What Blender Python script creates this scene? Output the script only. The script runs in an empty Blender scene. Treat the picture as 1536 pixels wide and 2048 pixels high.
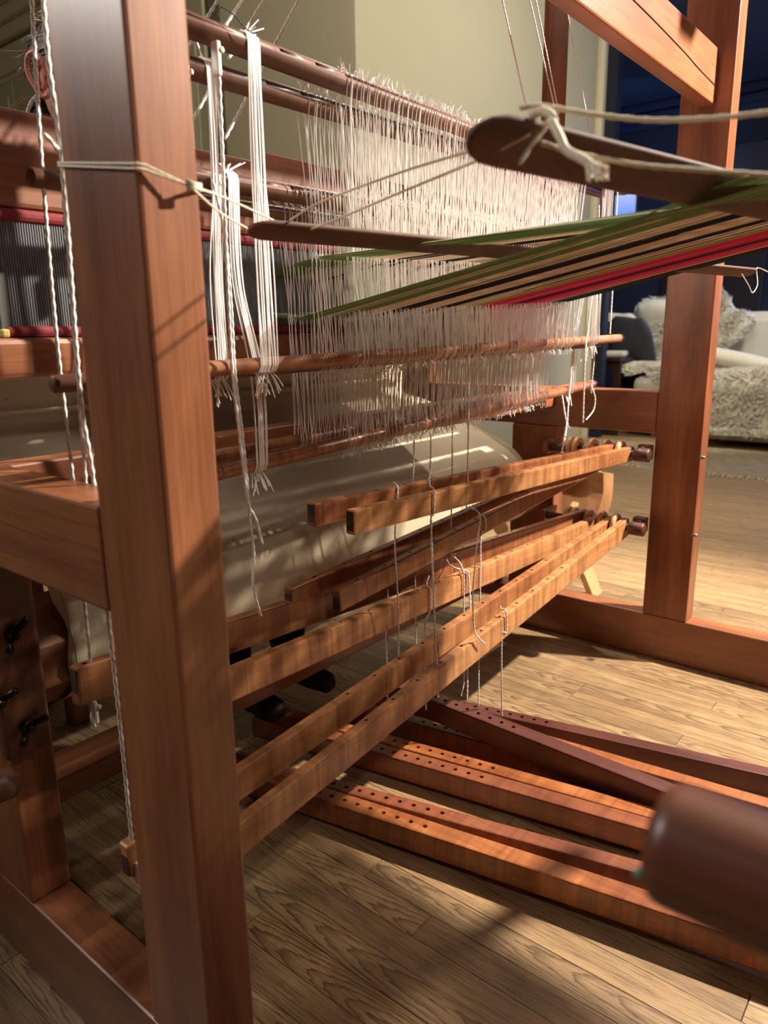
import bpy, bmesh, math, random
from mathutils import Vector, Matrix
R = random.Random(7)
C = bpy.context.scene.collection
V = Vector

# ------------------------------------------------------------------ camera
YAW, PIT, ROL, FPX = math.radians(39.2656), math.radians(-13.6833), math.radians(-0.7549), 1481.1
fw = V((math.cos(PIT)*math.cos(YAW), math.cos(PIT)*math.sin(YAW), math.sin(PIT)))
rr = fw.cross(V((0, 0, 1))).normalized(); uu = rr.cross(fw)
cr = rr*math.cos(ROL)+uu*math.sin(ROL); cu = -rr*math.sin(ROL)+uu*math.cos(ROL)
EYE = V((0, 0, 1.0))
cd = bpy.data.cameras.new('camera'); cam = bpy.data.objects.new('camera', cd); C.objects.link(cam)
m = Matrix((( cr.x, cu.x, -fw.x, EYE.x), (cr.y, cu.y, -fw.y, EYE.y), (cr.z, cu.z, -fw.z, EYE.z), (0, 0, 0, 1)))
cam.matrix_world = m
cd.sensor_fit = 'VERTICAL'; cd.sensor_height = 36; cd.lens = FPX/2048*36
cd.clip_start = 0.02
cd.dof.use_dof = True; cd.dof.focus_distance = 1.35; cd.dof.aperture_fstop = 4.6
bpy.context.scene.camera = cam
sc = bpy.context.scene
sc.view_settings.view_transform = 'Standard'; sc.view_settings.look = 'None'
sc.view_settings.gamma = 1; sc.view_settings.use_curve_mapping = False
sc.view_settings.exposure = 0.35
# ------------------------------------------------------------------ world and lamps
w = bpy.data.worlds.new('night'); sc.world = w; w.use_nodes = True
w.node_tree.nodes['Background'].inputs[0].default_value = (0.55, 0.6, 0.75, 1)
w.node_tree.nodes['Background'].inputs[1].default_value = 0.02

def spot(name, loc, aim, power, col, size=120, rad=0.035, blend=0.4):
    l = bpy.data.lights.new(name, 'SPOT'); l.energy = power; l.color = col
    l.spot_size = math.radians(size); l.spot_blend = blend; l.shadow_soft_size = rad
    o = bpy.data.objects.new(name, l); C.objects.link(o); o.location = loc
    o.rotation_euler = (V(aim)-V(loc)).to_track_quat('-Z', 'Y').to_euler(); return o
def area(name, loc, aim, power, col, sx, sy):
    l = bpy.data.lights.new(name, 'AREA'); l.energy = power; l.color = col
    l.shape = 'RECTANGLE'; l.size = sx; l.size_y = sy
    o = bpy.data.objects.new(name, l); C.objects.link(o); o.location = loc
    o.rotation_euler = (V(aim)-V(loc)).to_track_quat('-Z', 'Y').to_euler(); return o
WARM = (1.0, 0.90, 0.77)
spot('ceiling_or_fill_spot', (2.82, -0.75, 2.75), (1.35, 0.75, 0.45), 900, WARM, 88, .035, .6)
spot('ceiling_or_fill_spot', (2.7, 1.9, 3.2), (2.0, 1.2, 0.0), 130, WARM, 100)
spot('ceiling_or_fill_spot', (0.2, -1.3, 2.9), (1.6, 1.2, 1.0), 34, (1, .93, .84), 110)
spot('ceiling_or_fill_spot', (-0.75, 2.55, 2.55), (.4, .75, 1.15), 150, (1, .94, .87), 52, .40, 1.0)  # added soft fill aimed at the near post for its sheen
area('room_fill', (2.0, 0.6, 3.7), (4.3, 3.6, 2.2), 60, (1, .94, .84), 2.2, 1.2)  # added fill that brightens the walls beyond the loom
area('room_fill', (4.6, 1.2, 3.3), (5.2, 2.6, 0.8), 26, (1, .94, .84), 1.5, 1.5)  # added fill for the background floor
spot('sofa_lamp', (7.0, 0.9, 2.8), (7.8, 2.5, 0.6), 130, (1, .94, .82), 80, .15)
area('blue_glow', (9.0, 0.6, 1.6), (7.8, 2.6, 0.7), 34, (.22, .38, 1), 1.6, 1.2)
area('blue_glow', (8.0, 3.3, 2.9), (9.5, 4.0, 1.8), 10, (.2, .4, 1), .6, .6)

# ------------------------------------------------------------------ helpers
WL = {}
def ray(px, py): return fw + cr*((px-768)/FPX) - cu*((py-1024)/FPX)
def P(px, py, ax, v):
    """point of the place measured on the plane ax = v"""
    d = ray(px, py); i = 'xyz'.index(ax); return EYE + d*((v-EYE[i])/d[i])
def tag(o, label=None, cat=None, group=None, kind=None):
    if label: o['label'] = label
    if cat: o['category'] = cat
    if group: o['group'] = group
    if kind: o['kind'] = kind
    return o
def thing(name, label, cat, loc=(0, 0, 0), group=None):
    o = bpy.data.objects.new(name, None); C.objects.link(o); o.location = loc
    o.empty_display_size = .05
    WL[o.name] = V(loc); return tag(o, label, cat, group)
def mesh(name, vs, fs, mat, parent=None, smooth=False, kind=None, label=None, cat=None, group=None):
    base = WL[parent.name] if parent else (sum((V(v) for v in vs), V())/len(vs) if cat else V())
    me = bpy.data.meshes.new(name); me.from_pydata([V(v)-base for v in vs], [], fs)
    bm = bmesh.new(); bm.from_mesh(me); bmesh.ops.recalc_face_normals(bm, faces=bm.faces); bm.to_mesh(me); bm.free()
    me.update()
    for p in me.polygons: p.use_smooth = smooth
    if mat: me.materials.append(mat)
    o = bpy.data.objects.new(name, me); C.objects.link(o)
    if parent: o.parent = parent
    else: o.location = base
    WL[o.name] = base
    return tag(o, label, cat, group, kind)
class MB:
    def __init__(s): s.v = []; s.f = []
    def add(s, vs, fs):
        n = len(s.v); s.v += [tuple(v) for v in vs]; s.f += [tuple(i+n for i in f) for f in fs]; return s
    def build(s, name, mat, parent=None, **k): return mesh(name, s.v, s.f, mat, parent, **k)
def frame(d, up=V((0, 0, 1))):
    d = d.normalized(); a = up.cross(d)
    if a.length < 1e-4: a = V((1, 0, 0)).cross(d)
    a.normalize(); return d, a, d.cross(a)
def gbox(p0, p1, w_, h, bev=.003, up=V((0, 0, 1)), seg=2):
    """bar from p0 to p1, w_ wide, h tall, rounded edges"""
    p0 = V(p0); p1 = V(p1); d, a, b = frame(p1-p0, up); L = (p1-p0).length
    bm = bmesh.new(); bmesh.ops.create_cube(bm, size=1)
    for v in bm.verts: v.co = V((v.co.x*L, v.co.y*w_, v.co.z*h))
    if bev: bmesh.ops.bevel(bm, geom=list(bm.edges), offset=min(bev, w_*.45, h*.45), segments=seg, profile=.5, affect='EDGES')
    c = (p0+p1)/2
    vs = [c + d*v.co.x + a*v.co.y + b*v.co.z for v in bm.verts]
    fs = [[v.index for v in f.verts] for f in bm.faces]; bm.free(); return vs, fs
def box6(x0, x1, y0, y1, z0, z1, bev=.003):
    return gbox((x0, (y0+y1)/2, (z0+z1)/2), (x1, (y0+y1)/2, (z0+z1)/2), y1-y0, z1-z0, bev)
def gtube(pts, r, n=6, cap=True, twist=0, lobe=0):
    pts = [V(p) for p in pts]; vs = []; fs = []
    d0 = (pts[1]-pts[0]).normalized(); a = d0.orthogonal().normalized(); s = 0
    for i, p in enumerate(pts):
        d = (pts[min(i+1, len(pts)-1)]-pts[max(i-1, 0)]).normalized()
        a = (a-d*a.dot(d)).normalized(); b = d.cross(a)
        if i: s += (p-pts[i-1]).length
        rad = r[i] if isinstance(r, (list, tuple)) else r
        for k in range(n):
            t = 2*math.pi*k/n + twist*s; q = rad*(1+lobe*math.cos(2*(2*math.pi*k/n)))
            vs.append(p + (a*math.cos(t)+b*math.sin(t))*q)
    for i in range(len(pts)-1):
        for k in range(n):
            fs.append((i*n+k, i*n+(k+1) % n, (i+1)*n+(k+1) % n, (i+1)*n+k))
    if cap:
        fs.append(tuple(range(n))[::-1]); fs.append(tuple((len(pts)-1)*n+k for k in range(n)))
    return vs, fs
def spline(pts, step):
    pts = [V(p) for p in pts]
    if len(pts) == 2: q = pts
    q = [pts[0]*2-pts[1]]+pts+[pts[-1]*2-pts[-2]]; out = []
    for i in range(1, len(q)-2):
        L = (q[i+1]-q[i]).length; n = max(1, int(L/step))
        for k in range(n):
            t = k/n; a, b, c_, d = q[i-1], q[i], q[i+1], q[i+2]
            out.append(.5*((2*b)+(c_-a)*t+(2*a-5*b+4*c_-d)*t*t+(3*b-a-3*c_+d)*t**3))
    out.append(pts[-1]); return out
def rope(name, pts, r, mat, parent=None, pitch=3.2, taut=False, lobe=.22, **k):
    """twisted two-strand cord"""
    if taut:
        q = [V(pts[0])]
        for a_, b2_ in zip(pts, pts[1:]):
            n__ = max(1, int((V(b2_)-V(a_)).length/(r*1.3))); q += [V(a_).lerp(V(b2_), (i_+1)/n__) for i_ in range(n__)]
        p = q
    else: p = spline(pts, r*1.1)
    vs, fs = gtube(p, r, 8, True, 2*math.pi/(pitch*2*r*2), lobe)
    return mesh(name, vs, fs, mat, parent, True, **k)
def cyl(p0, p1, r, n=20, r2=None, dome=0):
    p0 = V(p0); p1 = V(p1); d = (p1-p0).normalized(); r2 = r2 or r; c = min(.12*r+.0008, .003) if not dome else dome
    if dome:
        pts = []; rs = []
        for k in range(7):
            t = k/6*math.pi/2; pts.append(p0+d*c*(1-math.sin(t))); rs.append(max(r*(1-(dome/r)*(1-math.cos(math.pi/2-t)))if 0 else r-c+c*math.sin(t), 1e-4))
        pts = [p0+d*c*(1-math.cos(k/6*math.pi/2)) for k in range(7)]; rs = [r-c+c*math.sin(k/6*math.pi/2) for k in range(7)]
        pts.append(p1-d*c); rs.append(r2)
        for k in range(1, 7): pts.append(p1-d*c*(1-math.sin(k/6*math.pi/2))); rs.append(r2-c+c*math.cos(k/6*math.pi/2))
        return gtube(pts, rs, n)
    return gtube([p0, p0+d*c, p1-d*c, p1], [r-c, r, r2, r2-c], n)
def drill(o, holes, r, depth_dir=V((0, 0, 1)), L=.2):
    """bore real round holes through a bar"""
    m_ = MB()
    for h in holes: m_.add(*gtube([V(h)-depth_dir*L/2, V(h)+depth_dir*L/2], r, 12))
    base = WL[o.name]; me = bpy.data.meshes.new('cut'); me.from_pydata([V(v)-base for v in m_.v], [], m_.f)
    bm = bmesh.new(); bm.from_mesh(me); bmesh.ops.recalc_face_normals(bm, faces=bm.faces); bm.to_mesh(me); bm.free()
    t = bpy.data.objects.new('cut', me); C.objects.link(t)
    t.parent = o.parent; t.location = o.location
    md = o.modifiers.new('b', 'BOOLEAN'); md.object = t; md.operation = 'DIFFERENCE'; md.solver = 'EXACT'
    bpy.context.view_layer.update(); dg = bpy.context.evaluated_depsgraph_get()
    nm = bpy.data.meshes.new_from_object(o.evaluated_get(dg)); o.modifiers.clear(); old = o.data; o.data = nm
    bpy.data.objects.remove(t); bpy.data.meshes.remove(me); bpy.data.meshes.remove(old)

# ------------------------------------------------------------------ materials
def s2l(c): return tuple((x/255/12.92 if x/255 <= .04045 else ((x/255+.055)/1.055)**2.4) for x in c)+(1,)
def newmat(name):
    mt = bpy.data.materials.new(name); mt.use_nodes = True; n = mt.node_tree; return mt, n, n.nodes['Principled BSDF']
def node(n, t, **k):
    o = n.nodes.new(t)
    for a, b in k.items(): setattr(o, a, b)
    return o
def objcoord(n, scale, jitter=True):
    tc = node(n, 'ShaderNodeTexCoord'); mp = node(n, 'ShaderNodeMapping'); mp.inputs['Scale'].default_value = scale
    if jitter:
        oi = node(n, 'ShaderNodeObjectInfo'); ad = node(n, 'ShaderNodeVectorMath', operation='ADD')
        ml = node(n, 'ShaderNodeVectorMath', operation='SCALE'); cb = node(n, 'ShaderNodeCombineXYZ')
        for i in range(3): n.links.new(oi.outputs['Random'], cb.inputs[i])
        ml.inputs['Scale'].default_value = 13.7
        n.links.new(cb.outputs[0], ml.inputs[0]); n.links.new(tc.outputs['Object'], ad.inputs[0]); n.links.new(ml.outputs[0], ad.inputs[1])
        n.links.new(ad.outputs[0], mp.inputs['Vector'])
    else: n.links.new(tc.outputs['Object'], mp.inputs['Vector'])
    return mp.outputs[0]
def noise(n, vec, scale, detail=4, rough=.55, dist=0):
    t = node(n, 'ShaderNodeTexNoise'); t.inputs['Scale'].default_value = scale; t.inputs['Detail'].default_value = detail
    t.inputs['Roughness'].default_value = rough; t.inputs['Distortion'].default_value = dist
    n.links.new(vec, t.inputs['Vector']); return t.outputs['Fac']
def ramp(n, fac, stops):
    r = node(n, 'ShaderNodeValToRGB'); e = r.color_ramp.elements
    while len(e) < len(stops): e.new(.5)
    for i, (p, c) in enumerate(stops): e[i].position = p; e[i].color = c
    n.links.new(fac, r.inputs[0]); return r.outputs[0]
def mix(n, a, b, fac, mode='MULTIPLY'):
    x = node(n, 'ShaderNodeMix', data_type='RGBA', blend_type=mode)
    for s, val in ((x.inputs[6], a), (x.inputs[7], b)):
        if isinstance(val, tuple): s.default_value = val
        else: n.links.new(val, s)
    if isinstance(fac, float): x.inputs[0].default_value = fac
    else: n.links.new(fac, x.inputs[0])
    return x.outputs[2]
def bump(n, b, h, s=.2, d=.002):
    bp = node(n, 'ShaderNodeBump'); bp.inputs['Strength'].default_value = s; bp.inputs['Distance'].default_value = d
    n.links.new(h, bp.inputs['Height']); n.links.new(bp.outputs[0], b.inputs['Normal'])
def plain(name, c, rough=.6, metal=0, sheen=0, nz=0, nscale=30):
    mt, n, b = newmat(name); b.inputs['Base Color'].default_value = s2l(c); b.inputs['Roughness'].default_value = rough
    b.inputs['Metallic'].default_value = metal
    if sheen: b.inputs['Sheen Weight'].default_value = sheen
    if nz:
        f = noise(n, objcoord(n, (1, 1, 1), False), nscale)
        c2 = tuple(x*(1-nz) for x in s2l(c)[:3])+(1,)
        n.links.new(ramp(n, f, [(.3, c2), (.7, s2l(c))]), b.inputs['Base Color'])
        bump(n, b, f, .15, .001)
    return mt
def wood(name, dark, light, axis, curl=0., rough=.36, coat=.25):
    mt, n, b = newmat(name)
    A = {'x': 0, 'y': 1, 'z': 2}[axis]
    s1 = [11, 11, 11]; s1[A] = 1.3; s2 = [260, 260, 260]; s2[A] = 9; s3 = [4, 4, 4]; s3[A] = 46
    f1 = noise(n, objcoord(n, s1), 1, 5, .6, .6)
    col = ramp(n, f1, [(.28, s2l(dark)), (.72, s2l(light))])
    blo = noise(n, objcoord(n, (5, 5, 5)), 1, 3, .5, .4)
    col = mix(n, col, ramp(n, blo, [(.3, (.68, .58, .55, 1)), (.65, (1.12, 1.1, 1.05, 1))]), .55)
    f2 = noise(n, objcoord(n, s2), 1, 2, .6)
    col = mix(n, col, ramp(n, f2, [(.35, (.66, .6, .56, 1)), (.6, (1.05, 1.05, 1.05, 1))]), .5)
    if curl:
        f3 = noise(n, objcoord(n, s3), 1, 2, .5, .9)
        col = mix(n, col, ramp(n, f3, [(.36, (.55, .43, .38, 1)), (.62, (1.25, 1.2, 1.1, 1))]), curl)
    n.links.new(col, b.inputs['Base Color']); b.inputs['Roughness'].default_value = rough
    b.inputs['Coat Weight'].default_value = coat; b.inputs['Coat Roughness'].default_value = .3
    bump(n, b, f2, .12, .0006)
    return mt
CH = ((112, 64, 42), (172, 112, 75))
WZ = wood('cherry_upright', *CH, 'z'); WX = wood('cherry_across', *CH, 'x'); WY = wood('cherry_lengthwise', *CH, 'y')
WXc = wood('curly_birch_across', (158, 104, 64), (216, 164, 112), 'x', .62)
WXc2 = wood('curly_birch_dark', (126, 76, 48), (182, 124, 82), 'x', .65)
WB = wood('walnut_bar', (84, 54, 40), (130, 88, 66), 'x', .3, .5, .1)
WB2 = wood('light_bar', (146, 98, 66), (194, 142, 102), 'x', .35, .5, .1)
WDK = wood('dark_stick', (78, 52, 42), (122, 86, 70), 'x', .1, .75, 0)
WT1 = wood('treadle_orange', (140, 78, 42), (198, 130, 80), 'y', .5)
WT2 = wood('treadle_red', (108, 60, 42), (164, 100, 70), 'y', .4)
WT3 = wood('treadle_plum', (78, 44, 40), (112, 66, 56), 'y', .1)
WBE = wood('beater_cap', (124, 74, 50), (172, 112, 80), 'x', .1, .55, .1)
WDR = wood('bearing_red', (60, 30, 20), (96, 50, 32), 'z', .1, .5)
WPL = wood('pale_wood', (196, 158, 108), (226, 194, 144), 'z', 0, .5)
WBD = wood('bead_wood', (206, 146, 92), (240, 192, 138), 'x', 0, .4)
WEND = plain('end_grain', (70, 56, 44), .7, nz=.3, nscale=60)
def cordmat(name, c, tr=.15):
    mt, n, b = newmat(name); b.inputs['Base Color'].default_value = s2l(c); b.inputs['Roughness'].default_value = .55
    b.inputs['Sheen Weight'].default_value = .3; return mt
MC = cordmat('white_cord', (236, 230, 224)); MH = cordmat('heddle_thread', (248, 244, 240)); MCO = cordmat('cream_cotton', (232, 218, 190))
MPL = plain('milky_plastic', (228, 222, 210), .4)
MGN = plain('green_thread', (30, 52, 44), .7)
MET = plain('dark_bronze', (58, 48, 38), .35, .9); STL = plain('steel', (150, 145, 138), .35, .9)
RED = plain('red_tape', (140, 34, 44), .7, nz=.25, nscale=90); GREY = plain('reed_steel', (150, 150, 154), .45, .25)
WHITE = plain('white_sticker', (238, 236, 230), .6)
def canvasmat():
    mt, n, b = newmat('canvas'); co = objcoord(n, (1, 1, 1), False)
    f = noise(n, objcoord(n, (900, 900, 900), False), 1, 1); g = noise(n, co, 3, 3)
    col = ramp(n, g, [(.3, s2l((182, 166, 138))), (.7, s2l((204, 190, 162)))])
    sp = noise(n, co, 45, 2); col = mix(n, col, ramp(n, sp, [(.24, (.45, .38, .3, 1)), (.29, (1, 1, 1, 1))]), .8)
    n.links.new(col, b.inputs['Base Color']); b.inputs['Roughness'].default_value = .85; bump(n, b, f, .2, .0006); return mt
CAN = canvasmat()
def mth(n, op, a, b=None, c=None):
    o = node(n, 'ShaderNodeMath', operation=op)
    for i_, v_ in enumerate((a, b, c)):
        if v_ is None: continue
        if isinstance(v_, (int, float)): o.inputs[i_].default_value = v_
        else: n.links.new(v_, o.inputs[i_])
    return o.outputs[0]
def oak(name, rings=True):
    mt, n, b = newmat(name)
    f1 = noise(n, objcoord(n, (26, 2.2, 26)), 1, 4, .6, .4)
    col = ramp(n, f1, [(.25, s2l((138, 110, 80))), (.75, s2l((190, 160, 120)))])
    oi = node(n, 'ShaderNodeObjectInfo')
    col = mix(n, col, ramp(n, oi.outputs['Random'], [(0, (.70, .68, .66, 1)), (.5, (1.0, .98, .96, 1)), (1, (1.16, 1.12, 1.05, 1))]), .8)
    f2 = noise(n, objcoord(n, (420, 15, 420)), 1, 3, .7)
    if rings:
        # growth rings cut nearly flat: arched cathedral figure on some strips, straight lines on others
        tc = node(n, 'ShaderNodeTexCoord'); sp = node(n, 'ShaderNodeSeparateXYZ'); n.links.new(tc.outputs['Object'], sp.inputs[0])
        X, Y = sp.outputs[0], sp.outputs[1]; r = oi.outputs['Random']
        r2 = mth(n, 'FRACT', mth(n, 'MULTIPLY', r, 37.3)); flat = mth(n, 'GREATER_THAN', r2, .42)
        wob = noise(n, objcoord(n, (30, 7, 30)), 1, 3, .6); wob2 = noise(n, objcoord(n, (9, 2.5, 9)), 1, 1, .5)
        xo = mth(n, 'ADD', X, mth(n, 'MULTIPLY', mth(n, 'SUBTRACT', r, .5), .03))
        arch = mth(n, 'ADD', mth(n, 'MULTIPLY', mth(n, 'MULTIPLY', xo, xo), 2600.), mth(n, 'MULTIPLY', Y, 11.))
        line = mth(n, 'ADD', mth(n, 'MULTIPLY', X, 330.), mth(n, 'MULTIPLY', Y, 3.5))
        mx = node(n, 'ShaderNodeMix', data_type='FLOAT'); n.links.new(flat, mx.inputs[0]); n.links.new(line, mx.inputs[2]); n.links.new(arch, mx.inputs[3])
        val = mth(n, 'ADD', mth(n, 'ADD', mx.outputs[0], mth(n, 'MULTIPLY', wob, 2.4)), mth(n, 'MULTIPLY', wob2, 6.))
        val = mth(n, 'ADD', val, mth(n, 'MULTIPLY', f2, .55))
        fr_ = mth(n, 'FRACT', val)
        ring = ramp(n, fr_, [(0, (1.04, 1.04, 1.04, 1)), (.45, (1, 1, 1, 1)), (.72, (.66, .64, .61, 1)), (.9, (.27, .25, .23, 1)), (.97, (.95, .95, .95, 1))])
        col = mix(n, col, ring, .85)
    pore = ramp(n, f2, [(.38, (.50, .46, .43, 1)), (.52, (1.03, 1.03, 1.03, 1))])
    col = mix(n, col, pore, .8)
    n.links.new(col, b.inputs['Base Color']); b.inputs['Roughness'].default_value = .42
    bump(n, b, f2, .25, .0006); return mt
OAKD = oak('oak_strip_plain', False)
OAK = oak('oak_strip')

# ------------------------------------------------------------------ setting: floor of oak strips
fl = MB(); fl.add(*box6(-1.5, 11, -2.2, 9, -.06, -.0035, 0)); floor = fl.build('floor', plain('floor_joint', (60, 42, 28), .8), kind='structure')
PW = .0585
rest = MB(); r0 = random.Random(3)
ix = 0; x = -1.5
while x < 10.9:
    y = -2.2 - r0.random()*.8
    while y < 8.9:
        L = .45+r0.random()*.95; y1 = min(y+L, 9)
        near = 0.2 < x < 2.75 and y1 > -.15 and y < 1.85
        x1 = x+PW-.0005; ya = y+.0006; yb = y1-.0006; zt = -.0001-r0.random()*.0003; c = .0005
        vs = [(x, ya, -.003), (x1, ya, -.003), (x1, yb, -.003), (x, yb, -.003), (x+c, ya+c, zt), (x1-c, ya+c, zt), (x1-c, yb-c, zt), (x+c, yb-c, zt)]
        fs = [(4, 5, 6, 7), (0, 1, 5, 4), (1, 2, 6, 5), (2, 3, 7, 6), (3, 0, 4, 7)]
        if near:
            cx_, cy2 = (x+x1)/2, (ya+yb)/2
            o = mesh('plank', [(q[0]-cx_, q[1]-cy2, q[2]) for q in vs], fs, OAK, floor); o.location = (cx_, cy2, 0)
        else: rest.add(vs, fs)
        y = y1
    x += PW
rest.build('distant_planks', OAKD, floor, kind='stuff')
WALL = plain('sage_wall', (196, 190, 158), .8, nz=.03, nscale=4)
TRIM = plain('cream_trim', (222, 216, 190), .5)
NAVY = plain('navy_wall', (14, 22, 38), .7); NAVYD = plain('navy_dark', (8, 12, 24), .7)
WX0, WY0 = 3.45, 2.98
mesh('wall_left', *box6(WX0, WX0+.1, WY0+.02, 9, 0, 4, 0), WALL, kind='structure')
mesh('wall_back', *box6(WX0+.001, 6.62, WY0, WY0+.1, 0, 4, 0), WALL, kind='structure')
mesh('wall_front', *box6(-1.5, 11, 8.9, 9, 0, 4, 0), WALL, kind='structure')
mesh('ceiling', *box6(-1.5, 6.7, -2.2, 9, 4, 4.08, 0), plain('ceiling_white', (225, 220, 208), .9), kind='structure')
# doorway casing with flutes
dr = MB(); y0 = 2.925; y1 = 3.10
dr.add(*box6(6.60, 6.66, y0, y1, 0, 4, .004))
for k in range(4): dr.add(*box6(6.588, 6.602, y0+.012+k*.042, y0+.040+k*.042, 0, 4, .004))
dr.build('trim_1', TRIM, kind='structure')
mesh('wall_doorway', *box6(6.66, 6.76, 2.83, 3.3, 0, 4, 0), NAVY, kind='structure')
# dark further room
mesh('wall_far', *box6(9.6, 9.7, -2, 6, 0, 4, 0), NAVY, kind='structure')
mesh('wall_far_side', *box6(6.7, 9.7, 5.2, 5.3, 0, 4, 0), NAVY, kind='structure')
mesh('wall_right', *box6(6.7, 9.7, -2.1, -2.0, 0, 4, 0), NAVYD, kind='structure')
mesh('ceiling_far_room', *box6(6.7, 9.7, -2.1, 5.3, 3.6, 3.7, 0), plain('blue_grey_ceiling', (52, 66, 84), .8), kind='structure')
cv = MB()
for k, (a, b) in enumerate(((.12, .10), (.08, .2), (.04, .28))): cv.add(*box6(9.6-a, 9.6, -2, 5.2, 3.6-b, 3.6-b+.09, .01))
cv.build('trim_2', plain('navy_cornice', (22, 32, 62), .6), kind='structure')
mesh('door_1', *box6(9.54, 9.6, 2.2, 3.35, 0, 3.0, .01), plain('dark_door', (26, 8, 8), .5), kind='structure')
t = thing('framed_picture', 'small framed picture of pale and bright blue on the navy wall', 'picture', (9.55, 3.93, 2.45))
fr = MB()
ya, yb, za, zb = 3.74, 4.06, 2.05, 2.62
for q in ((ya-.03, ya, za, zb), (yb, yb+.03, za, zb), (ya-.03, yb+.03, zb, zb+.03), (ya-.03, yb+.03, za-.03, za)): fr.add(*box6(9.56, 9.6, *q, .003))
fr.build('frame', plain('picture_frame', (50, 44, 44), .5), t)
mt, n, b = newmat('glowing_picture'); tc = node(n, 'ShaderNodeTexCoord'); sx = node(n, 'ShaderNodeSeparateXYZ'); n.links.new(tc.outputs['Generated'], sx.inputs[0])
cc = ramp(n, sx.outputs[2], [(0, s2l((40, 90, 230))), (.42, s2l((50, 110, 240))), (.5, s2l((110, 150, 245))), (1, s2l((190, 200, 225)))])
n.links.new(cc, b.inputs['Base Color']); n.links.new(cc, b.inputs['Emission Color']); b.inputs['Emission Strength'].default_value = .55  # emission added to brighten the print; the picture is no light source
mesh('glowing_print', *box6(9.57, 9.59, ya, yb, za, zb, 0), mt, t)
# cabinets along the left wall
CAB = plain('sage_cabinet', (176, 172, 140), .45)
cb = thing('wall_cabinet', 'tall sage green panelled cabinets with crown moulding along the wall', 'cabinet', (3.3, 6, 0))
yy = [4.12, 4.62, 5.3, 5.98, 6.62, 7.3, 8.0, 8.7]
mesh('body', *box6(3.36, 3.449, 4.10, 8.88, .1, 3.32, .003), plain('cabinet_gap', (70, 66, 48), .6), cb)
for a, b_ in zip(yy, yy[1:]):
    d = MB(); d.add(*box6(3.335, 3.36, a+.008, b_-.008, 1.5, 3.05, .004)); d.add(*box6(3.325, 3.336, a+.09, b_-.09, 1.6, 2.95, .006)); d.build('door', CAB, cb)
    d = MB(); d.add(*box6(3.335, 3.36, a+.008, b_-.008, .12, 1.48, .004)); d.build('door', CAB, cb)
d = MB()
for k, (a, z0, z1) in enumerate(((.03, 3.05, 3.1), (.05, 3.1, 3.3), (.09, 3.32, 3.42), (.14, 3.42, 3.52), (.2, 3.52, 3.62), (.12, 3.62, 4))): d.add(*box6(3.36-a, 3.449, 4.10, 8.88, z0, z1, .012))
d.build('crown_moulding', plain('cabinet_crown', (190, 186, 156), .45), cb)
wb = thing('whiteboard', 'white board with a dark top edge and a small colourful drawing', 'board', (3.3, 4.4, 2.4))
mesh('panel', *box6(3.27, 3.322, 4.27, 4.60, 1.4, 2.62, .004), plain('board_white', (214, 218, 220), .4), wb)
mesh('edge', *box6(3.262, 3.326, 4.265, 4.60, 2.60, 2.635, .004), plain('board_edge', (50, 48, 44), .5), wb)
mesh('drawing', [(3.266, 4.45, 2.10), (3.266, 4.31, 2.07), (3.266, 4.40, 2.32)], [(0, 1, 2)], plain('lilac', (176, 160, 214), .6), wb)
mesh('magnet', *box6(3.255, 3.27, 4.425, 4.465, 2.30, 2.40, .01), plain('navy_magnet', (36, 44, 90), .4), wb)

# rug with ragged fringe
RG = plain('rug_wool', (178, 158, 126), .95, nz=.35, nscale=14)
rg = thing('rug', 'pale beige patterned rug on the oak floor before the sofa', 'rug', (5.9, 1.5, 0))
mesh('pile', *box6(5.42, 6.56, -1.2, 2.75, 0.0005, .014, .004), RG, rg)
fr = MB(); y = -1.2
while y < 2.75:
    fr.add(*gtube([(5.43, y, .006), (5.37-R.random()*.05, y+R.uniform(-.02, .02), .003)], .006, 4)); y += .016
fr.build('fringe', plain('rug_fringe', (206, 190, 160), .95), rg, kind='stuff')

# ------------------------------------------------------------------ the loom
X0, X1, X2, X3 = .405, .470, 2.180, 2.245
loom = thing('floor_loom', 'large cherry wood countermarch floor loom standing on the oak floor', 'loom', (1.3, .66, 0))
def part(name, g, mat, smooth=False, parent=None, **k): return mesh(name, *g, mat, parent or loom, smooth, **k)
for a, b_, y0_, y1_, l0, l1 in ((X0, X1, .602, .727, 1.049, 1.19), (X2, X3, .618, .750, 1.065, 1.225)):
    part('post', box6(a, b_, y0_, y1_, .1405, 2.0, .004), WZ)
    part('front_leg', box6(a, b_, l0, l1, .1405, .699, .004), WZ)
    part('side_rail', box6(a, b_, y1_+.0005, 1.80, .700, .822, .004), WY)
    part('back_leg', box6(a, b_, -.52, -.40, .1405, 1.20, .004), WZ)
    part('floor_sill', box6(a, b_, -.60, 1.30, .0005, .140, .004), WY)
    part('top_rail', box6(a, b_, .20, 1.25, 2.0, 2.09, .004), WY)
    part('breast_beam_bracket', box6(a, b_, 1.56, 1.68, .8225, .905, .004), WZ)
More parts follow.
